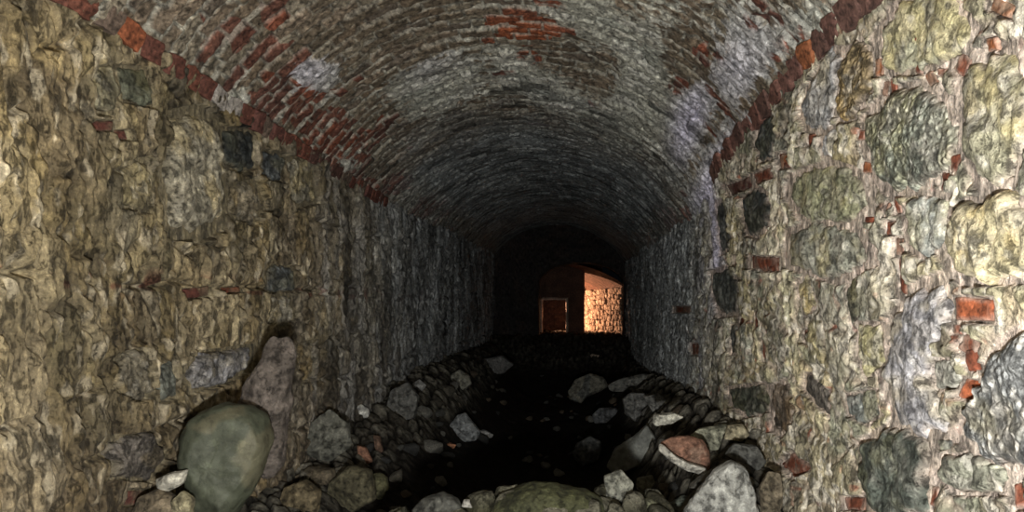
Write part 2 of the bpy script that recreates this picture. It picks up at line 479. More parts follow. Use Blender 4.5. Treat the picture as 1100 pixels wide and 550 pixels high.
def side_wall(side):
    nd, nz = (1250, 520)
    ds = geo(1.0, DEND+.1, nd) if side < 0 else geo(.8, DEND+.1, nd)
    ds = np.concatenate([np.linspace(-2.5, ds[0], 60)[:-1], ds])
    t = np.linspace(0, 1, nz)
    D = np.repeat(ds[:, None], nz, 1)
    top = (hL(D) if side < 0 else hR(D))+.04
    Z = -.25+(top+.25)*t[None]
    wx = .10*(fbm(D*6, Z*6, 3, 3)-.5); wz = .14*(fbm(D*5+5, Z*5, 3, 4)-.5)
    if side < 0:
        f1, f2, i1 = worley((D+wx)/.105, (Z+wz)/.25, 11)
        g1, g2, i2 = worley((D+wx*.7)/.05, (Z+wz*.6)/.11, 12)
        edge, edge2 = f2-f1, g2-g1
        body = sstep(0, .33, edge); body2 = sstep(0, .4, edge2)
        drip = 1-np.abs(2*fbm((D+wx*.5)*13, (Z+wz)*2.6, 4, 21)-1)
        crack = np.exp(-((Z-(1.60+.03*(fbm(D*4, D*0, 2, 5)-.5)*2))/.014)**2)*sstep(.3, .5, vn(D*7, D*0, 77)+.15)*sstep(5.2, 4.4, D)
        crack2 = np.exp(-((Z-(.98+.05*(fbm(D*3, D*0, 2, 6)-.5)*2))/.018)**2)*sstep(.4, .6, vn(D*5, D*0, 78))
        drip2 = 1-np.abs(2*fbm((D+wx*.5)*34, (Z+wz)*8, 4, 24)-1)
        q1, q2, i3 = worley((D+wx*.8)/.17, (Z+wz)/.42, 14); slab = sstep(0, .12, q2-q1)
        H = .045*slab*(.35+.65*i3)-.02+.026*body*(.3+i1)*.7+.010*body2+.060*(drip-.6)+.020*(drip2-.6)+.028*(fbm(D*20, Z*9, 5, 31)-.5)-.05*crack-.045*crack2
        col = pal(frac(i1, 7.3), [(.31, .26, .14), (.35, .29, .16), (.25, .22, .13), (.38, .33, .21), (.20, .18, .12), (.30, .27, .19), (.40, .32, .15), (.24, .23, .18)])
        col = mix(col, pal(frac(i2, 3.7), [(.37, .31, .18), (.26, .22, .13), (.42, .37, .25), (.19, .165, .115)]), .45*body2)
        col = mix(col, pal(frac(i3, 6.1), [(.42, .36, .24), (.24, .20, .12), (.34, .30, .18), (.16, .15, .11), (.46, .41, .30), (.38, .30, .14)]), .45*slab)
        col = mix(col, np.array((.12, .10, .07)), (1-body)*.4+(1-slab)*.5)
        pale = sstep(.55, .70, fbm(D*7+3, Z*2.6, 4, 61)); col = mix(col, np.array((.47, .42, .29)), pale*.5)
        brn = sstep(.52, .66, fbm(D*3+8, Z*3.6, 4, 62)); col = mix(col, np.array((.16, .13, .085)), brn*.55)
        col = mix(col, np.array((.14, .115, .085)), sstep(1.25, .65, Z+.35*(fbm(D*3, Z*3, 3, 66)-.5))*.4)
        wht = sstep(.60, .70, fbm(D*5+1, Z*1.2, 4, 63))*sstep(3.6, 5, D); col = mix(col, np.array((.48, .48, .47)), wht*.55)
        col = mix(col, np.array((.19, .06, .035)), sstep(.70, .78, vn(D*16, Z*26, 88))*np.exp(-((Z-1.6)/.05)**2)*.8)
        fl = sstep(.60, .68, fbm(D*34, Z*9, 3, 93)); col = mix(col, np.array((.58, .54, .43)), fl*.75)
        big = fbm((D+wx)*2.6, (Z+wz)*1.3, 4, 96); big2 = fbm((D+wx)*9, (Z+wz)*1.7, 3, 97)
        col = col*(1+1.5*(big-.5)+1.7*(big2-.5))[..., None]
        lowm = sstep(1.28, .62, Z+.3*(fbm(D*3, Z*3, 3, 66)-.5)); col = mix(col, np.array((.17, .13, .085)), lowm*.4)  # browner towards the floor: dirt, with some shade put into the colour
        ws = sstep(.52, .66, fbm((D+wx)*7+4, Z*1.1, 4, 63))*sstep(3.8, 4.8, D); col = mix(col, np.array((.60, .59, .56)), ws*.55)
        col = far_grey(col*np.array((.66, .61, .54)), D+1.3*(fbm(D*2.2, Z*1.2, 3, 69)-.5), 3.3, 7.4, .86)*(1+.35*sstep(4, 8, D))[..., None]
        mort = np.array((.24, .205, .13))
    else:
        f1, f2, i1 = worley((D+wx*1.3)/.21, (Z+wz)/.24, 15)
        g1, g2, i2 = worley((D+wx)/.062, (Z+wz*.7)/.10, 16)
        edge, edge2 = f2-f1, g2-g1
        body = sstep(.02, .26, edge); body2 = sstep(0, .4, edge2)
        drip = 1-np.abs(2*fbm((D+wx*.5)*11, (Z+wz)*3.0, 4, 22)-1)
        plaster = sstep(2.4, 3.1, D)
        drip2 = 1-np.abs(2*fbm((D+wx*.5)*30, (Z+wz)*10, 4, 25)-1)
        H = .020*body*(.3+i1)+.007*body2+(.012+.035*plaster)*(drip-.6)+.016*(drip2-.6)+.032*(fbm(D*24, Z*20, 5, 32)-.5)
        col = pal(frac(i1, 5.3), [(.36, .34, .22), (.41, .38, .25), (.30, .31, .23), (.44, .39, .24), (.35, .36, .31), (.27, .27, .19), (.46, .43, .32)])
        col = mix(col, pal(frac(i2, 3.7), [(.44, .39, .24), (.29, .28, .19), (.52, .48, .36), (.33, .34, .27)]), .45*body2)
        col = mix(col, np.array((.50, .40, .33)), (1-body)*.7)
        pale = sstep(.55, .68, fbm(D*6+3, Z*3.4, 4, 64)); col = mix(col, np.array((.60, .55, .44)), pale*.55)
        yel = sstep(.56, .68, fbm(D*4+13, Z*4, 4, 65)); col = mix(col, np.array((.44, .35, .14)), yel*.45)
        brn = sstep(.57, .68, fbm(D*5+8, Z*3.6, 4, 68)); col = mix(col, np.array((.17, .15, .10)), brn*.6)
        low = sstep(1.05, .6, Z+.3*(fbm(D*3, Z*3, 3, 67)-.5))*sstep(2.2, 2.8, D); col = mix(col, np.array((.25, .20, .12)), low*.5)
        frag = sstep(.84, .90, vn(D*19, Z*24, 90))*(1-body*.6)*sstep(6.5, 5.5, D); col = mix(col, np.array((.34, .10, .05)), frag*.9)
        fl = sstep(.56, .64, fbm(D*30, Z*24, 3, 94)); col = mix(col, np.array((.66, .62, .54)), fl*.7)
        big = fbm((D+wx)*2.2, (Z+wz)*1.6, 4, 98); big2 = fbm((D+wx)*8, (Z+wz)*2.2, 3, 99)
        col = col*(1+.9*(big-.5)+(.5+.9*plaster)*(big2-.5))[..., None]
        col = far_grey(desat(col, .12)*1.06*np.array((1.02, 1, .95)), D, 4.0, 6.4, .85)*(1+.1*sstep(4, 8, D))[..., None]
        lav = np.exp(-((D-4.85)/.16)**2)*sstep(1.2, 1.9, Z+.5*(fbm(D*9, Z*2, 3, 91)-.5)); col = mix(col, np.array((.72, .69, .86)), np.clip(lav*1.2, 0, 1)*.8)
        lav = np.exp(-((D-5.3)/.14)**2)*sstep(.45, .6, fbm(D*9, Z*4, 3, 92)); col = mix(col, np.array((.40, .40, .46)), lav*.7)
        mort = np.array((.74, .60, .52))
    near = poly_mask(side, D, Z, 1.22)
    ins = poly_mask(side, D, Z, .92)
    H = np.where(near, np.minimum(H, .006)+.008*(fbm(D*40, Z*40, 3, 40)-.5), H)
    H = np.where(ins, -.02, H)
    mz = near & ~ins
    col = np.where(mz[..., None], col*.35+mort*.65*(.65+.7*fbm(D*30, Z*30, 3, 41))[..., None], col)
    H = H+bulge(D, Z, side)
    X = XL+H if side < 0 else XR-H
    Pn = np.stack([X, D, Z], -1)
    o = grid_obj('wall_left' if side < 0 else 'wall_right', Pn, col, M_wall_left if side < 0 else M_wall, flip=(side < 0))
    struct(o, 'rough ochre and grey rubble stone wall along the left side of the tunnel' if side < 0 else
           'pale rubble stone wall with red brick fragments along the right side of the tunnel')
    return o

wl = side_wall(-1); wr = side_wall(1)
for k, s_ in enumerate(S):
    embedded(s_[0], s_[1], s_[2], s_[3], s_[4], s_[5], s_[6], wl if s_[0] < 0 else wr, 200+k*7)

# ------------------------------------------------------------------ brick barrel vault
NT, ND = 900, 1500
tt = np.linspace(0, 1, NT)
dd = np.concatenate([np.linspace(-2.5, 1.6, 40)[:-1], geo(1.6, DEND+.1, ND)])
T = np.repeat(tt[None], len(dd), 0); D = np.repeat(dd[:, None], NT, 1)
X0, Z0, SX, SZ, ARC = vault_pt(T, D)
PXv = VX+X0/np.maximum(D, .3)*F; PYv = VY-(Z0-EYE)/np.maximum(D, .3)*F
def vault_at(px, py):              # where a sight line meets the vault: (arc length, distance)
    k = np.argmin((PXv-px)**2+(PYv-py)**2+1e6*(D < 1))
    return ARC.flat[k], D.flat[k]
ROW, LEN = .082, .215
wob = .03*(fbm(ARC*2.5, D*2.5, 3, 70)-.5)
r_ = (D+wob)/ROW
ri = np.floor(r_); fr = r_-ri
u_ = (ARC+.06*(h2(ri, ri*0, 71)-.5)+wob)/LEN+.5*(ri % 2)
ui = np.floor(u_); fu = u_-ui
bid = h2(ui, ri, 72); bid2 = h2(ui, ri, 73)
er = np.minimum(fr, 1-fr)*ROW; eu = np.minimum(fu, 1-fu)*LEN
e_ = np.minimum(er, eu)+.006*(fbm(ARC*40, D*40, 3, 74)-.5)
face = sstep(.003, .014, e_)
loss = sstep(.50, .62, fbm(ARC*3.2, D*3.2, 4, 75))            # where faces have spalled
H = .009*face+.016*(bid-.5)*face-.022*loss*(bid2 > .45)+.02*(fbm(ARC*26, D*30, 4, 76)-.5)+.05*(fbm(ARC*1.6, D*1.6, 3, 77)-.5)
H = H*sstep(14, 8, D)*.5+H*.5
base = pal(bid2, [(.17, .135, .095), (.20, .16, .115), (.15, .12, .085), (.23, .18, .13), (.19, .145, .10), (.16, .13, .10), (.25, .215, .16)])
col = base
# red faces: toward both springings, and scattered
Amax = ARC.max()
redm = sstep(.75, .15, ARC)*.95*sstep(9, 5.5, D)*(.25+.75*sstep(2.9, 3.8, D))+sstep(.55, .08, Amax-ARC)*.75*sstep(12, 6, D)*(.3+.7*sstep(4.2, 5.2, D))+.02
_v = fbm(ARC*4, D*1.8, 3, 79); redm = redm*sstep(.35, .6, _v)*1.3
red = (h2(ui, ri, 81) < redm).astype(float)
# lime and salt crust
def blob(px, py, ra, rd, rot=0):
    a0, d0 = vault_at(px, py)
    x = ARC-a0; y = D-d0
    return np.exp(-((x/ra)**2+(y/rd)**2))
n_f = fbm(ARC*9, D*9, 4, 82); n_m = fbm(ARC*3, D*2.2, 4, 83); n_s = fbm(ARC*14, D*40, 4, 84)
crust = .25*sstep(.42, .60, n_m)+0.
for px, py, ra, rd, s in [(470, 90, .32, .5, 1.0), (600, 110, .45, .55, .55), (560, 75, .2, .3, .4), (690, 60, .16, .9, .65), (650, 20, .3, .25, 1.0), (700, 100, .18, .5, .7),
                          (740, 128, .11, .55, 2.0), (765, 200, .12, .8, 1.6), (798, 72, .08, .35, 1.6), (790, 30, .1, .3, .6), (325, 72, .13, .18, .8), (350, 80, .12, .2, .7), (400, 45, .2, .12, .5), (255, 105, .08, .12, .7),
                          (265, 70, .10, .15, .5), (370, 170, .18, .3, .55), (700, 150, .2, .6, .35), (880, 15, .1, .3, .55), (840, 45, .08, .25, .5), (450, 190, .3, .5, .25), (660, 150, .2, .6, .45)]:
    crust = crust+s*blob(px, py, ra, rd)
bare = 0
for px, py, ra, rd, s in [(490, 150, .38, .55, 1.), (395, 20, .45, .35, 1.), (300, 30, .3, .3, .8), (450, 55, .15, .2, .9), (720, 60, .08, .3, .5), (560, 110, .12, .2, .4), (750, 70, .10, .4, .5), (640, 95, .1, .3, .5), (680, 30, .12, .3, .5)]:
    bare = bare+s*blob(px, py, ra, rd)
for px, py, ra, rd in [(560, 32, .26, .30), (568, 62, .10, .14), (540, 75, .08, .1), (700, 45, .07, .1), (755, 55, .07, .12), (818, 20, .06, .1), (838, 50, .08, .12), (250, 40, .08, .1), (300, 15, .08, .1), (730, 95, .07, .2), (595, 5, .2, .15), (320, 105, .12, .12), (345, 130, .12, .12), (310, 125, .12, .1), (225, 50, .08, .06)]:
    bl = blob(px, py, ra, rd)
    red = np.maximum(red, (bl+(h2(ui, ri, 85)-.5)*.7 > .55)*1.0)
redcol = pal(frac(bid, 9.1), [(.20, .075, .05), (.16, .065, .045), (.25, .085, .05), (.13, .06, .045), (.19, .085, .06)])
topred = blob(560, 35, .28, .35)
redcol = mix(redcol, np.array((.42, .125, .05)), np.clip(topred, 0, 1)*.8)
col = np.where(red[..., None] > .5, redcol*(.45+1.0*n_f[..., None]), col*(.65+.7*n_f[..., None]))
joint = 1-face
jc = np.array((.40, .39, .33))
col = mix(col, jc, joint*(.75-.45*np.clip(bare, 0, 1)))
cm = np.clip(crust-bare*.8, 0, 1.3)
streak = 1-np.abs(2*fbm(ARC*5, D*26, 4, 95)-1)
cmask = sstep(.50, .62, .14*(streak-.7)*2+ cm*.75+.55*(n_s-.1)*1.0+.25*(n_f-.5)+.12*joint-.12*red)
cc = pal(frac(bid, 4.4), [(.42, .42, .36), (.50, .50, .43), (.38, .39, .34), (.56, .56, .50)])
lv = np.clip(blob(740, 128, .12, .6)+blob(765, 205, .14, .9)+.5*blob(798, 72, .2, .5)+.6*blob(325, 72, .2, .3)+.3*blob(460, 60, .2, .3), 0, 1)
cc = mix(cc, np.array((.74, .71, .90)), lv*.85)
col = mix(col, cc, cmask*np.clip(.55+.45*cm, 0, 1)*.9)
H = H+.008*cmask
# beyond a few metres the brick turns cold grey
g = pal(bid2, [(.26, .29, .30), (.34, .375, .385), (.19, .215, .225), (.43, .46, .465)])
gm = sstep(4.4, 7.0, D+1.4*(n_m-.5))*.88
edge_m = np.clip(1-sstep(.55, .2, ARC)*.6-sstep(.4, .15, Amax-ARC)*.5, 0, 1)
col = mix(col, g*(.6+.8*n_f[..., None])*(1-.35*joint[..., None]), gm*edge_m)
dk = (h2(ui, ri, 88) < .10) & (D > 4.5)
col = np.where(dk[..., None], col*.45, col)
Xv = X0-SX*H; Zv = Z0-SZ*H
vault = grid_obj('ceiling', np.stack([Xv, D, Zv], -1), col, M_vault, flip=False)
struct(vault, 'curved brick barrel vault over the tunnel, stained with pale lime and salt crust')

# row of brick headers along both springing lines, standing slightly proud
def springer(side, d, w_, h_, col, seed):
    zc = (hL(d) if side < 0 else hR(d))+h_*.38
    d2 = d+.05
    slope = float(((hL(d2)-hL(d)) if side < 0 else (hR(d2)-hR(d)))/.05)
    n = 8
    gu = np.linspace(-1, 1, n)
    faces_v = []; quads = []
    a0 = 2*math.atan(RISE/((XR-XL)/2)); lean = (math.pi/2-a0)
    def sp(v): return np.sign(v)*np.abs(v)**.9
    V = []
    idx = {}
    F6 = []
    for ax in range(3):
        for sg in (-1, 1):
            start = len(V)
            for i in range(n):
                for j in range(n):
                    p = [0, 0, 0]; p[ax] = sg; p[(ax+1) % 3] = gu[i]; p[(ax+2) % 3] = gu[j]
                    V.append(p)
            for i in range(n-1):
                for j in range(n-1):
                    q = [start+i*n+j, start+(i+1)*n+j, start+(i+1)*n+j+1, start+i*n+j+1]
                    F6.append(q if sg > 0 else q[::-1])
    V = np.array(V, float)
    r = np.linalg.norm(V, axis=1, keepdims=True)
    rb = V*(1-.05*np.clip(r-1.25, 0, 1)/.48)                # worn corners
    Q = rb*np.array([.06, w_/2, h_/2])
    nz = fbm3(Q*30+seed, 3, seed)-.5
    Q = Q*(1+.34*nz[:, None])
    tw = (h2(np.array([seed]), np.array([3]), 2)[0]-.5)*.28
    Q[:, 1], Q[:, 2] = Q[:, 1]*math.cos(tw)-Q[:, 2]*math.sin(tw), Q[:, 1]*math.sin(tw)+Q[:, 2]*math.cos(tw)
    # lean with the vault
    x, z = Q[:, 0].copy(), Q[:, 2].copy()
    s = side
    ca, sa = math.cos(lean*s*.55), math.sin(lean*s*.55)
    Q[:, 0] = x*ca-z*sa; Q[:, 2] = x*sa+z*ca+Q[:, 1]*slope
    cl = np.array(col)[None]*(.6+.8*fbm3(Q*22+seed, 3, seed+2))[:, None]
    me = make_mesh('brick', Q, F6, cl, M_brick, smooth=False)
    xc = (XL+.004 if side < 0 else XR-.004)+(h2(np.array([seed]), np.array([5]), 2)[0]-.5)*.02
    xc += float(bulge(np.array(d), np.array(zc), side))*(1 if side < 0 else -1)*.5
    return link('brick', me, vault, (xc, d, float(zc)))

rng = random.Random(5)
d = 1.75
while d < 6.2:
    w_ = rng.uniform(.075, .125)
    c0 = rng.choice([(.12, .05, .04), (.14, .055, .04), (.10, .05, .04), (.16, .06, .04), (.15, .11, .085)])
    if abs(d-2.68) < .07: c0 = (.26, .085, .04)
    if 3.2 < d < 3.45: c0 = (.34, .31, .28)
    springer(-1, d, w_, rng.uniform(.085, .115), c0, int(d*1000))
    d += w_+rng.uniform(.012, .035)
d = 1.6
while d < 4.75:
    w_ = rng.uniform(.10, .15)
    c0 = rng.choice([(.15, .075, .06), (.18, .085, .065), (.14, .075, .06), (.20, .10, .08)])
    if abs(d-2.74) < .07 or abs(d-2.42) < .06: c0 = (.32, .115, .05)
    springer(1, d, w_, rng.uniform(.09, .12), c0, int(d*1000)+5)
    d += w_+rng.uniform(.012, .035)

# ------------------------------------------------------------------ ground
xs = np.linspace(XL-.1, XR+.1, 260)
ds = np.concatenate([np.linspace(-2.5, 1.0, 40)[:-1], geo(1.0, 18.0, 700)])
Dg, Xg = np.meshgrid(ds, xs, indexing='ij')
Zg = floor_h(Xg, Dg)
f1, f2, i1 = worley(Xg/.12+.5*fbm(Xg*6, Dg*6, 2, 1), Dg/.12, 19)
onb = sstep(.25, .5, Zg)
Zg = Zg+.075*sstep(0, .35, f2-f1)*onb*(.2+i1)+.015*(fbm(Xg*25, Dg*25, 3, 20)-.5)
gc = mix(np.broadcast_to(np.array((.018, .015, .012)), Xg.shape+(3,)), pal(i1, [(.19, .18, .145), (.11, .10, .08), (.25, .235, .19)]), onb*.9*sstep(.05, .4, f2-f1))
mossy = np.exp(-((Dg-2.95)/.7)**2)*sstep(-1.3, -.7, Xg)*sstep(.9, .3, Xg)
gc = mix(gc, np.array((.05, .05, .024))*1., mossy*.8*(.4+.6*fbm(Xg*5, Dg*5, 3, 23)))
gc = mix(gc, np.array((.016, .013, .011)), sstep(8, 11, Dg)*.6)
ground = grid_obj('floor', np.stack([Xg, Dg, Zg], -1), gc, M_soil, flip=True)
struct(ground, 'dark earth and rubble floor of the tunnel')

# ------------------------------------------------------------------ end wall with its arched opening
def brick_col(A, B, cols, row=.075, ln=.22, seed=1):
    ri = np.floor(B/row); ui = np.floor(A/ln+.5*(ri % 2))
    fr = B/row-ri; fu = A/ln+.5*(ri % 2)-ui
    e = np.minimum(np.minimum(fr, 1-fr)*row, np.minimum(fu, 1-fu)*ln)
    return pal(h2(ui, ri, seed), cols), sstep(.002, .012, e)

OX0, OX1, OSP, OTOP = -.84, .93, EYE+.48, EYE+.93
def opening(n=70):
    pts = [(OX0, .3+(OSP-.3)*k/12) for k in range(12)]
    c, hw = (OX0+OX1)/2, (OX1-OX0)/2
    for k in range(n):
        a_ = math.pi-math.pi*k/(n-1)
        pts.append((c+hw*math.cos(a_), OSP+(OTOP-OSP)*math.sin(a_)))
    pts += [(OX1, OSP-(OSP-.3)*k/12) for k in range(1, 13)]
    return np.array(pts)
op = opening()
ctr = np.array([(OX0+OX1)/2, 1.3])
out = []
for p in op:                                              # push each point out to the tunnel's own outline
    v = p-ctr
    k = 1.0
    while True:
        q = ctr+v*k
        if q[0] < XL-.1 or q[0] > XR+.15 or q[1] > 3.55 or q[1] < .1 or k > 5: break
        k += .01
    out.append(ctr+v*k)
out = np.array(out)
rows = []
for k in range(14):
    s = k/13
    rows.append(np.stack([op[:, 0]*(1-s)+out[:, 0]*s, np.full(len(op), DEND)-.02*fbm(op[:, 0]*9+s*9, op[:, 1]*9, 3, 7), op[:, 1]*(1-s)+out[:, 1]*s], -1))
back = [np.stack([op[:, 0], np.full(len(op), DEND+.45*k/5), op[:, 1]], -1) for k in range(5, 0, -1)]
V = np.array(back+rows)
V[:, :, 0] += .02*(fbm(V[..., 1]*12, V[..., 2]*12, 3, 9)-.5)
cb, fc = brick_col(V[..., 0], V[..., 2], [(.03, .024, .022), (.04, .028, .024), (.03, .027, .025)])
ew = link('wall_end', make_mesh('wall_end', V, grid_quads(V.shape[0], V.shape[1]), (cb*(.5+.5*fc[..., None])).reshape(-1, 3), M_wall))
struct(ew, 'dark cross wall at the end of the tunnel, pierced by an arched opening')

# ------------------------------------------------------------------ lit passage beyond, bending left
Rp = [(1.02, 14.35), (.80, 15.0), (.52, 15.8), (.14, 16.8)]
Lp = [(-1.9, 14.35), (-2.2, 15.0), (-2.6, 15.8), (-3.1, 16.6)]
def path(pts, s):
    pts = np.array(pts); return np.interp(s, [0, .3, .65, 1], pts[:, 0]), np.interp(s, [0, .3, .65, 1], pts[:, 1])
def far_wall(name, pts, cols, label, flip, zt=EYE+.42, seed=1):
    s = np.linspace(0, 1, 240); z = np.linspace(.4, zt, 150)
    Sg, Zg_ = np.meshgrid(s, z, indexing='ij')
    X, Y = path(pts, Sg)
    A = Sg*2.7
    f1, f2, i1 = worley((A+.05*fbm(A*9, Zg_*9, 2, 3))/.13, Zg_/.12, seed)
    bd = sstep(0, .25, f2-f1)
    off = .05*bd*(.4+i1)+.03*fbm(A*20, Zg_*20, 3, 5)
    c = pal(i1, cols)*(.45+.55*bd[..., None])
    sgn = -1 if not flip else 1
    o = grid_obj(name, np.stack([X+sgn*off, Y-off*.4, Zg_], -1), c, M_wall, flip=flip)
    struct(o, label); return o
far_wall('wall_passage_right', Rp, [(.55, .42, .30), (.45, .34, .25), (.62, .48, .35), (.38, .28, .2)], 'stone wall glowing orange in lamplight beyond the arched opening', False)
far_wall('wall_passage_left', Lp, [(.25, .16, .12), (.2, .13, .1)], 'dark left wall of the passage beyond the opening', True, seed=4)
s = np.linspace(0, 1, 120); t = np.linspace(0, 1, 120)
Sg, Tg = np.meshgrid(s, t, indexing='ij')
rx, ry = path(Rp, Sg); lx, ly = path(Lp, Sg)
cb, fc = brick_col(Tg*3.2, Sg*2.6, [(.16, .09, .06), (.12, .07, .05), (.19, .10, .07)], seed=8)
zz = EYE+.40+.55*np.sin(np.pi*Tg)**.7-.01*fc
pv = grid_obj('ceiling_passage', np.stack([lx+(rx-lx)*Tg, ly+(ry-ly)*Tg, zz], -1), cb*(.5+.5*fc[..., None]), M_vault, flip=False)
struct(pv, 'low brick vault over the lamplit passage beyond the opening')
# wall closing the view behind
xg = np.linspace(-3.6, .6, 160); zg = np.linspace(.4, 2.6, 90)
A, B = np.meshgrid(xg, zg, indexing='ij')
cb, fc = brick_col(A, B, [(.07, .035, .026), (.055, .03, .024), (.09, .045, .03)], seed=9)
bw = grid_obj('wall_passage_back', np.stack([A, 17.2-.02*fc-.03*fbm(A*9, B*9, 3, 2), B], -1), cb*(.5+.5*fc[..., None]), M_wall, flip=False)
struct(bw, 'dark brick wall far down the passage beyond the opening')

# brick partition with a square doorway
def slab_with_hole(name, x0, x1, z0, z1, hx0, hx1, hz0, hz1, y0, y1):
    us = np.unique(np.concatenate([np.linspace(x0, hx0, 24), np.linspace(hx0, hx1, 16), np.linspace(hx1, x1, 8)]))
    vs = np.unique(np.concatenate([np.linspace(z0, hz0, 8), np.linspace(hz0, hz1, 24), np.linspace(hz1, z1, 14)]))
    ys = np.linspace(y0, y1, 5)
    V = []; Q = []; key = {}
    def vid(x, y, z):
        k = (round(x, 4), round(y, 4), round(z, 4))
        if k not in key: key[k] = len(V); V.append((x, y, z))
        return key[k]
    solid = lambda i, j: 0 <= i < len(us)-1 and 0 <= j < len(vs)-1 and not (hx0-1e-6 <= us[i] and us[i+1] <= hx1+1e-6 and hz0-1e-6 <= vs[j] and vs[j+1] <= hz1+1e-6)
    for i in range(len(us)-1):
        for j in range(len(vs)-1):
            if not solid(i, j): continue
            a_, b2, c_, d_ = us[i], us[i+1], vs[j], vs[j+1]
            Q.append([vid(a_, y0, c_), vid(b2, y0, c_), vid(b2, y0, d_), vid(a_, y0, d_)])
            Q.append([vid(a_, y1, d_), vid(b2, y1, d_), vid(b2, y1, c_), vid(a_, y1, c_)])
            for k in range(4):
                ya, yb = ys[k], ys[k+1]
                if not solid(i+1, j): Q.append([vid(b2, ya, c_), vid(b2, yb, c_), vid(b2, yb, d_), vid(b2, ya, d_)])
                if not solid(i-1, j): Q.append([vid(a_, ya, d_), vid(a_, yb, d_), vid(a_, yb, c_), vid(a_, ya, c_)])
                if not solid(i, j+1): Q.append([vid(a_, ya, d_), vid(b2, ya, d_), vid(b2, yb, d_), vid(a_, yb, d_)])
                if not solid(i, j-1): Q.append([vid(a_, yb, c_), vid(b2, yb, c_), vid(b2, ya, c_), vid(a_, ya, c_)])
    V = np.array(V)
    V = V+.03*(np.stack([fbm3(V*7+k*3, 3, 30+k) for k in range(3)], -1)-.5)
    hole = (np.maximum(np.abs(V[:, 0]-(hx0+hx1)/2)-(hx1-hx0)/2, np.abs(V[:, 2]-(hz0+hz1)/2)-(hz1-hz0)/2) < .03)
    cl = np.where(hole[:, None], np.array((.62, .5, .4)), np.array((.085, .045, .03)))*(.5+fbm3(V*9, 3, 6))[:, None]  # doorway edges get a pale colour so they look lamplit
    return link(name, make_mesh(name, V, Q, cl, M_brick, smooth=False))
pt = slab_with_hole('wall_partition', -2.3, .12, .45, 2.45, -.82, -.29, .8, EYE+.165, 15.0, 15.15)
struct(pt, 'brick partition with a square doorway, its edges coloured pale to look lit, in the passage beyond')

# ------------------------------------------------------------------ loose rocks
def ico(sub):
    import bmesh
    bm = bmesh.new(); bmesh.ops.create_icosphere(bm, subdivisions=sub, radius=1)
    V = np.array([v.co[:] for v in bm.verts]); Fc = np.array([[v.index for v in f.verts] for f in bm.faces]); bm.free()
    return V, Fc
ICO = {3: ico(3), 4: ico(4), 5: ico(5)}

def rock_mesh(size, seed, col, ang=.6, sub=4, rough=.10, mat=None, col2=None, name='rock'):
    r = np.random.RandomState(seed)
    V, Fc = ICO[sub]; V = V.copy()
    npl = int(6+10*ang)
    for _ in range(npl):
        n = r.normal(size=3); n /= np.linalg.norm(n)
        dist = r.uniform(.55, .9) if ang > .3 else r.uniform(.75, .95)
        dt = V@n-dist
        V -= np.where(dt > 0, dt, 0)[:, None]*n*(.92 if ang > .3 else .6)
    lo, hi = V.min(0), V.max(0)
    V = (V-(lo+hi)/2)/((hi-lo)/2)
    nrm = V/np.linalg.norm(V, axis=1, keepdims=True)
    V = V+nrm*((fbm3(V*1.6+seed, 3, seed)-.5)*rough*2.5+(fbm3(V*5+seed, 4, seed+1)-.5)*rough*1.4)[:, None]
    V = V*np.array(size)/2
    f = fbm3(V/np.max(size)*7+seed, 4, seed+4)
    cl = np.array(col)[None]*(.55+.9*f)[:, None]
    if col2 is not None:
        m = sstep(.50, .58, fbm3(V/np.max(size)*3.2+seed*.7, 3, seed+6))
        cl = mix(cl, np.array(col2), m)
    return make_mesh(name, V, Fc, cl, mat or M_rock)

GRY = (.20, .20, .18); OLV = (.17, .155, .09); PALE = (.34, .34, .30); DKG = (.10, .10, .095)

ROCKS = []
def put(o, label, cat, group=None):
    o['label'] = label; o['category'] = cat
    if group: o['group'] = group
    return o

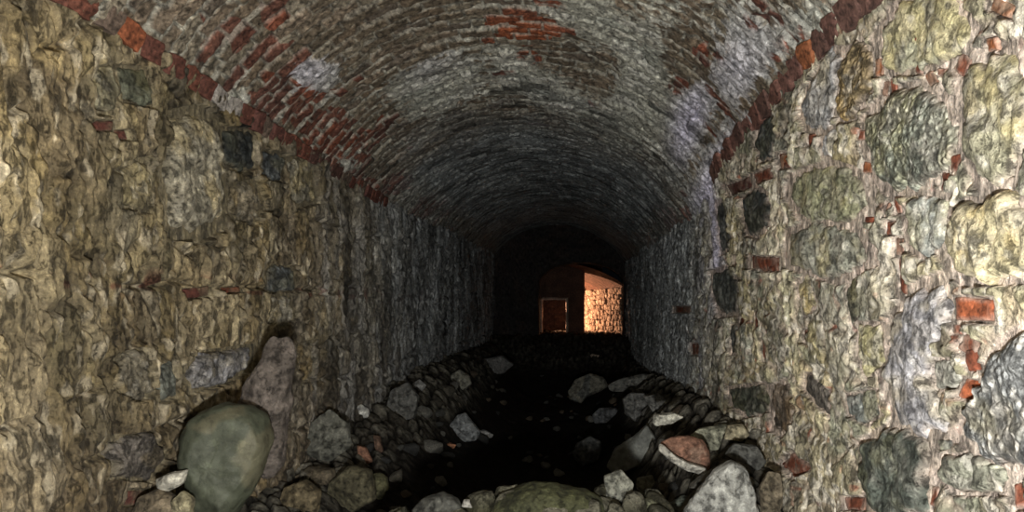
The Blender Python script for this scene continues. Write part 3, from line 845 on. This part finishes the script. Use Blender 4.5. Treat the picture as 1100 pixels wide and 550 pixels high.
def traced(label, pts, col, seed, thick=.8, d=None, mat=None, col2=None, name='rock', cat='rock', facets=5, rough=.05, parent=None, dy=0, thin=None):
    """a solid stone with its own outline, thickness and rounded back"""
    pts = np.array(pts, float)
    lo, hi = pts.min(0), pts.max(0)
    if d is None: d = ray_floor((lo[0]+hi[0])/2, min(hi[1]-2, 549))
    n = 96
    W2 = resample([tuple(p) for p in pts], n)
    for _ in range(3): W2 = (np.roll(W2, 1, 0)+2*W2+np.roll(W2, -1, 0))/4
    W = np.stack([(W2[:, 0]-VX)/F*d, EYE+(VY-W2[:, 1])/F*d], -1)
    c = W.mean(0); R = np.hypot(*(W-c).T); size = R.mean()
    th = thin if thin else size*thick
    ang = np.linspace(-math.pi/2, math.pi/2, 56)
    rows = []
    for a_ in ang:
        r = max(math.cos(a_), .001)**.75; y = math.copysign(abs(math.sin(a_))**.9, math.sin(a_))*th
        Q = c+(W-c)*r
        rows.append(np.stack([Q[:, 0], np.full(n, y), Q[:, 1]], -1))
    V = np.array(rows); rs = np.random.RandomState(seed)
    V[..., 0] -= c[0]; V[..., 2] -= c[1]
    for _ in range(facets):                                   # split faces on the near side
        nn = np.array([rs.uniform(-.6, .6), -1, rs.uniform(-.5, .7)]); nn /= np.linalg.norm(nn)
        mx = (V@nn).max(); dist = mx*rs.uniform(.62, .88)
        dt = np.maximum(V@nn-dist, 0)
        V = V-dt[..., None]*nn*np.array([.25, 1, .25])
    nrm = V/np.maximum(np.linalg.norm(V, axis=-1, keepdims=True), 1e-5)
    V = V+nrm*((fbm3(V/size*1.7+seed, 3, seed)-.5)*rough*3+(fbm3(V/size*6+seed, 4, seed+1)-.5)*rough*1.6)[..., None]*size
    f = fbm3(V/size*2.2+seed, 4, seed+4)
    cl = np.array(col)*(.5+1.0*f)[..., None]
    if col2 is not None: cl = mix(cl, np.array(col2), sstep(.54, .60, fbm3(V/size*1.2+seed*.7, 3, seed+6)))
    o = link(name, make_mesh(name, V, grid_quads(len(ang), n, True)[:, ::-1], cl.reshape(-1, 3), mat or M_rock), parent)
    o.location = (c[0], d+th*.5+dy, c[1])
    if parent is None: ROCKS.append((c[0], d+th*.5, size*2.5))
    if parent is not None: o.location = Vector(o.location)-parent.location
    if label:
        o['label'] = label
        if parent is None: o['category'] = cat
    return o
def tp(pts, ox, oy, k): return [(ox+x/k, oy+y/k) for x, y in pts]
L2 = lambda p: tp(p, 90, 275, 2); R2 = lambda p: tp(p, 590, 275, 2)
C2 = lambda p: tp(p, 380, 380, 3.42); C3 = lambda p: tp(p, 560, 380, 3.23)

traced('large smooth grey-green boulder at the foot of the left wall',
       L2([(196,400),(222,345),(270,322),(330,325),(366,350),(380,400),(370,460),(342,510),(310,560),(280,600),(215,590),(205,545),(218,500),(196,455)]), (.066, .073, .05), 11, .72, 2.75, M_smooth, (.12, .115, .075), 'boulder', 'boulder', 2, .05)
traced('long brown-grey slab leaning behind the smooth boulder by the left wall',
       L2([(318,350),(328,300),(336,268),(366,240),(372,195),(392,172),(428,176),(446,215),(438,270),(428,325),(424,380),(420,450),(396,498),(366,480),(350,400)]), (.125, .105, .09), 12, .4, 3.04, M_rock, None, 'rock_slab', 'rock', 6, .09)
traced('small whitish stone left of the smooth boulder', L2([(150,482),(178,468),(214,462),(208,490),(180,508),(155,502)]), (.40, .38, .32), 13, .9, 2.62)
traced('brown stone wedged low against the left wall below the whitish stone', L2([(95,560),(110,520),(150,505),(185,520),(190,560),(150,590)]), (.15, .12, .08), 14, .8, 2.60)
traced('buff stone directly under the small whitish stone', L2([(182,530),(205,508),(228,525),(222,570),(190,570)]), (.27, .24, .15), 15, .9, 2.58)
traced('pale stone on top of the left rubble bank', C2([(-12,235),(0,200),(22,188),(50,205),(54,232),(22,252)]), (.46, .46, .43), 17, .9, None, facets=7)
traced('broad grey stone leaning on the left wall under the pale stone', tp([(326,490),(332,455),(352,440),(374,458),(376,480),(352,498)], 0, 0, 1), (.15, .15, .125), 18, .4, 4.3, facets=7)
traced('red brick fragment standing on the left rubble bank', C2([(8,340),(42,345),(66,400),(22,416)]), (.25, .13, .085), 19, .7, None, M_brick, None, 'brick_fragment', 'brick', 6, .03)
traced('slim reddish brown stone upright beside the red brick fragment', C2([(70,300),(92,305),(105,360),(90,372),(76,345)]), (.16, .10, .07), 23, .8)
traced('rounded olive stone at the bottom edge of the left bank', C2([(60,450),(90,440),(115,460),(124,500),(104,536),(70,545),(62,500)]), (.11, .105, .055), 20, .9, facets=2)
traced('wide brownish olive stone left of the rounded olive stone', tp([(350,520),(372,503),(396,508),(400,540),(372,556),(345,545)], 0, 0, 1), (.10, .09, .055), 21, .8)
traced('angular buff stone between the smooth boulder and the olive stones', tp([(295,548),(300,526),(322,518),(340,532),(338,556),(310,560)], 0, 0, 1), (.15, .12, .07), 22, .9, facets=8)
traced('flat dark brown stone in the hollow right of the smooth boulder', tp([(312,515),(330,503),(356,505),(360,520),(330,524)], 0, 0, 1), (.11, .09, .06), 60, .8)
traced('grey stone under the left wall where the bank narrows', tp([(412,445),(418,420),(436,410),(448,428),(444,450),(424,455)], 0, 0, 1), (.13, .13, .12), 25, .8, facets=7)
traced('angular grey stone high on the left bank', C2([(150,95),(185,80),(200,110),(180,125),(158,112)]), (.25, .25, .24), 26, .9, facets=7)
traced('squarish grey stone on the left bank beside the rounded one', C2([(208,115),(238,95),(264,118),(244,148),(215,142)]), (.24, .24, .23), 61, .9, facets=7)
traced('rounded stone lying out from the left bank in mid tunnel', C2([(346,112),(355,75),(386,58),(420,82),(432,112),(406,137),(368,128)]), (.25, .245, .20), 27, .9, facets=3)
traced('dark stone at the far end of the left bank near the cross wall', tp([(512,396),(518,386),(538,382),(552,392),(540,402),(520,404)], 0, 0, 1), (.16, .16, .155), 28, .9)
traced('pointed grey stone alone in the middle of the dark floor', C2([(344,315),(350,262),(378,226),(408,220),(436,258),(462,290),(446,322),(384,328)]), (.25, .265, .27), 30, .7, facets=4)
traced('small flat stone just right of the pointed grey stone', C2([(450,285),(480,280),(512,300),(505,312),(470,305)]), (.28, .28, .27), 31, .9)
traced('little reddish brick chip in front of the pointed grey stone', C2([(332,335),(352,328),(376,336),(368,350),(338,348)]), (.28, .13, .07), 32, .9, None, M_brick, None, 'brick_fragment', 'brick')
traced('rounded two-tone grey rock in mid floor right of the dark centre', C3([(160,132),(185,95),(240,70),(290,84),(302,115),(272,135),(228,150),(206,178),(165,160)]), (.27, .26, .21), 33, .8, None, None, (.16, .165, .15), facets=3)
traced('long flat slab reaching from the right wall to the two-tone rock', C3([(298,112),(340,90),(420,70),(482,78),(492,100),(432,115),(400,136),(310,132)]), (.20, .20, .18), 34, .5, None, None, None, 'rock_slab', 'rock', 4)
traced('squarish dark stone below the long flat slab', C3([(352,160),(380,138),(432,140),(448,200),(402,242),(360,212)]), (.17, .17, .16), 35, .9)
traced('grey stone at the foot of the right wall beside the squarish dark stone', C3([(425,150),(480,140),(510,165),(500,210),(455,205)]), (.20, .20, .185), 50, .8)
traced('flat dark stone in shade left of the squarish dark stone', C3([(245,215),(270,190),(330,188),(350,215),(300,240),(255,245)]), (.12, .125, .13), 36, .7)
traced('low dark rock left of the big slanting grey rock', C3([(180,360),(190,315),(240,290),(280,310),(270,370),(210,400)]), (.075, .078, .075), 37, .8)
traced('big slanting smooth-faced grey rock on the right bank', C3([(292,400),(328,330),(398,288),(438,248),(468,296),(484,368),(406,402),(312,424)]), (.165, .172, .155), 38, .6, None, M_smooth, None, 'rock', 'rock', 4, .05)
traced('grey block under the big slanting rock', C3([(288,430),(348,408),(394,458),(378,512),(322,534),(290,500)]), (.20, .20, .165), 39, .8, facets=6)
traced('small buff stone right of the grey block', C3([(400,436),(458,425),(474,468),(432,498),(402,472)]), (.17, .165, .12), 40, .9, facets=6)
traced('flat mossy stone at the bottom edge below the small buff stone', C3([(375,545),(400,515),(450,510),(500,530),(500,570),(400,580)]), (.17, .17, .11), 62, .9)
traced('grey-green stone at the bottom edge left of the pale grey boulder', C3([(510,530),(560,500),(620,500),(620,570),(520,580)]), (.15, .17, .14), 41, .8)
sl = traced('broken slab with a rust red face and white mortar edge on the right bank', R2([(240,404),(266,392),(300,388),(332,398),(348,425),(348,458),(334,472),(290,448),(252,424)]), (.20, .105, .07), 42, .55, 3.55, M_brick, (.27, .17, .12), 'broken_slab', 'slab', 4, .05)
traced('white mortar crust', R2([(234,404),(246,406),(262,424),(300,446),(342,458),(340,474),(326,472),(290,460),(252,436),(236,420)]), (.46, .44, .38), 63, .5, 3.44, None, None, 'mortar_edge', '', 2, .08, parent=sl)
traced('pale grey boulder at the bottom edge under the right wall', R2([(270,600),(296,552),(332,500),(368,456),(400,438),(432,458),(448,500),(452,550),(470,610),(380,640)]), (.29, .29, .265), 43, .6, 2.95, None, None, 'boulder', 'boulder', 6, .07)
traced('pale ledge stone above the rust red slab', C3([(456,240),(462,214),(528,205),(565,222),(524,245),(466,254)]), (.40, .39, .33), 44, .9, 3.75, facets=6)
traced('grey-buff lump on top of the right bank between slab and wall', R2([(302,392),(320,374),(378,364),(432,372),(422,402),(372,438),(346,424),(330,402)]), (.27, .27, .20), 45, .6, 3.85, facets=5)
traced('dark rounded stone right of the rust red slab', R2([(380,430),(400,405),(450,410),(470,445),(450,465),(430,450),(400,440)]), (.10, .10, .09), 46, .8, 3.35)
traced('buff stone above the dark rounded stone against the right wall', R2([(378,395),(385,365),(418,362),(432,385),(415,400)]), (.34, .30, .20), 47, .8, 3.7)
traced('brown stone wedged against the right wall beside the pale grey boulder', R2([(455,500),(475,465),(500,470),(505,530),(490,570),(460,560)]), (.17, .14, .095), 48, .7, 3.0)
traced('dark stone in the gap between rust red slab and pale boulder', R2([(320,480),(345,465),(372,450),(355,480),(325,505),(300,500)]), (.09, .085, .07), 49, .8, 3.3)
traced('mossy green hump of rock at the bottom centre edge', [(525,549),(545,532),(566,523),(600,526),(630,531),(652,546),(655,570),(590,585),(525,570)], (.05, .052, .024), 51, .8, 2.75, facets=1, rough=.06)
traced('low grey stone on the bottom edge left of the mossy hump', [(440,550),(452,537),(474,531),(490,538),(498,555),(470,566)], (.06, .06, .052), 52, .8, 2.8)
traced('tiny pale pebble on the crest at the bottom centre', [(495,545),(498,537),(504,537),(507,546)], (.28, .27, .24), 53, .9, 2.78, name='pebble', cat='pebble')
traced('pale stone on the sill of the far arched opening', [(630,372),(634,367),(645,368),(654,366),(652,371),(640,374)], (.5, .4, .3), 55, .9, 13.3)
traced('small pale stone just below the far arched opening', [(631,384),(636,380),(645,382),(642,386)], (.5, .4, .3), 56, .9, 12.6)
traced('pale stone at the left end of the far opening sill', [(595,372),(600,367),(610,369),(604,373)], (.5, .4, .3), 57, .9, 13.3)

# separate small stones bedded on the banks and floor
rr = np.random.RandomState(3)
KIND = [('brown-grey', (.8, .6), (.12, .11, .085)), ('light grey', (.9, .75), (.20, .195, .17)), ('dark grey', (.7, .5), (.095, .095, .085)),
        ('brown', (1., .65), (.14, .11, .075)), ('black', (.9, .45), (.05, .05, .047))]
variants = [rock_mesh((1, a_[0], a_[1]), 300+k, c_, .9, 3, .14, name='rubble_stone') for k, (_, a_, c_) in enumerate(KIND)]
placed = list(ROCKS)
def scatter(n, x0, x1, d0, d1, s0, s1, where, group):
    m = 0; tries = 0
    while m < n and tries < n*30:
        tries += 1
        d = d0*(d1/d0)**rr.rand(); x = rr.uniform(x0, x1); s = s0*(s1/s0)**rr.rand()
        if any((x-a_)**2+(d-b2)**2 < (.42*(s+c_))**2 for a_, b2, c_ in placed): continue
        placed.append((x, d, s)); m += 1
        k = rr.randint(len(variants))
        o = link('rubble_stone', variants[k])
        o.scale = (s, s, s); o.rotation_euler = (rr.uniform(-.5, .5), rr.uniform(-.5, .5), rr.uniform(0, 6.28))
        o.location = (x, d, float(floor_h(x, d))+s*.08)
        put(o, 'small %s broken stone %s' % (KIND[k][0], where), 'rubble stone', group+', '+KIND[k][0])
for (a_, b2, wd) in ((3.0, 4.4, 'nearest stretch'), (4.4, 6.5, 'middle stretch'), (6.5, 10.5, 'far stretch')):
    scatter(20, -1.58, -1.0, a_, b2, .06, .20, 'on the left bank, %s' % wd, 'small stones, %s of the left bank' % wd)
    scatter(18, .28, .80, a_, b2, .06, .18, 'on the right bank, %s' % wd, 'small stones, %s of the right bank' % wd)
scatter(26, -.8, .2, 6.0, 12.5, .05, .14, 'on the dark middle floor', 'small stones on the dark middle floor')
scatter(10, -.9, .4, 2.75, 3.1, .03, .07, 'on the earth crest at the bottom edge', 'small stones on the near earth crest')
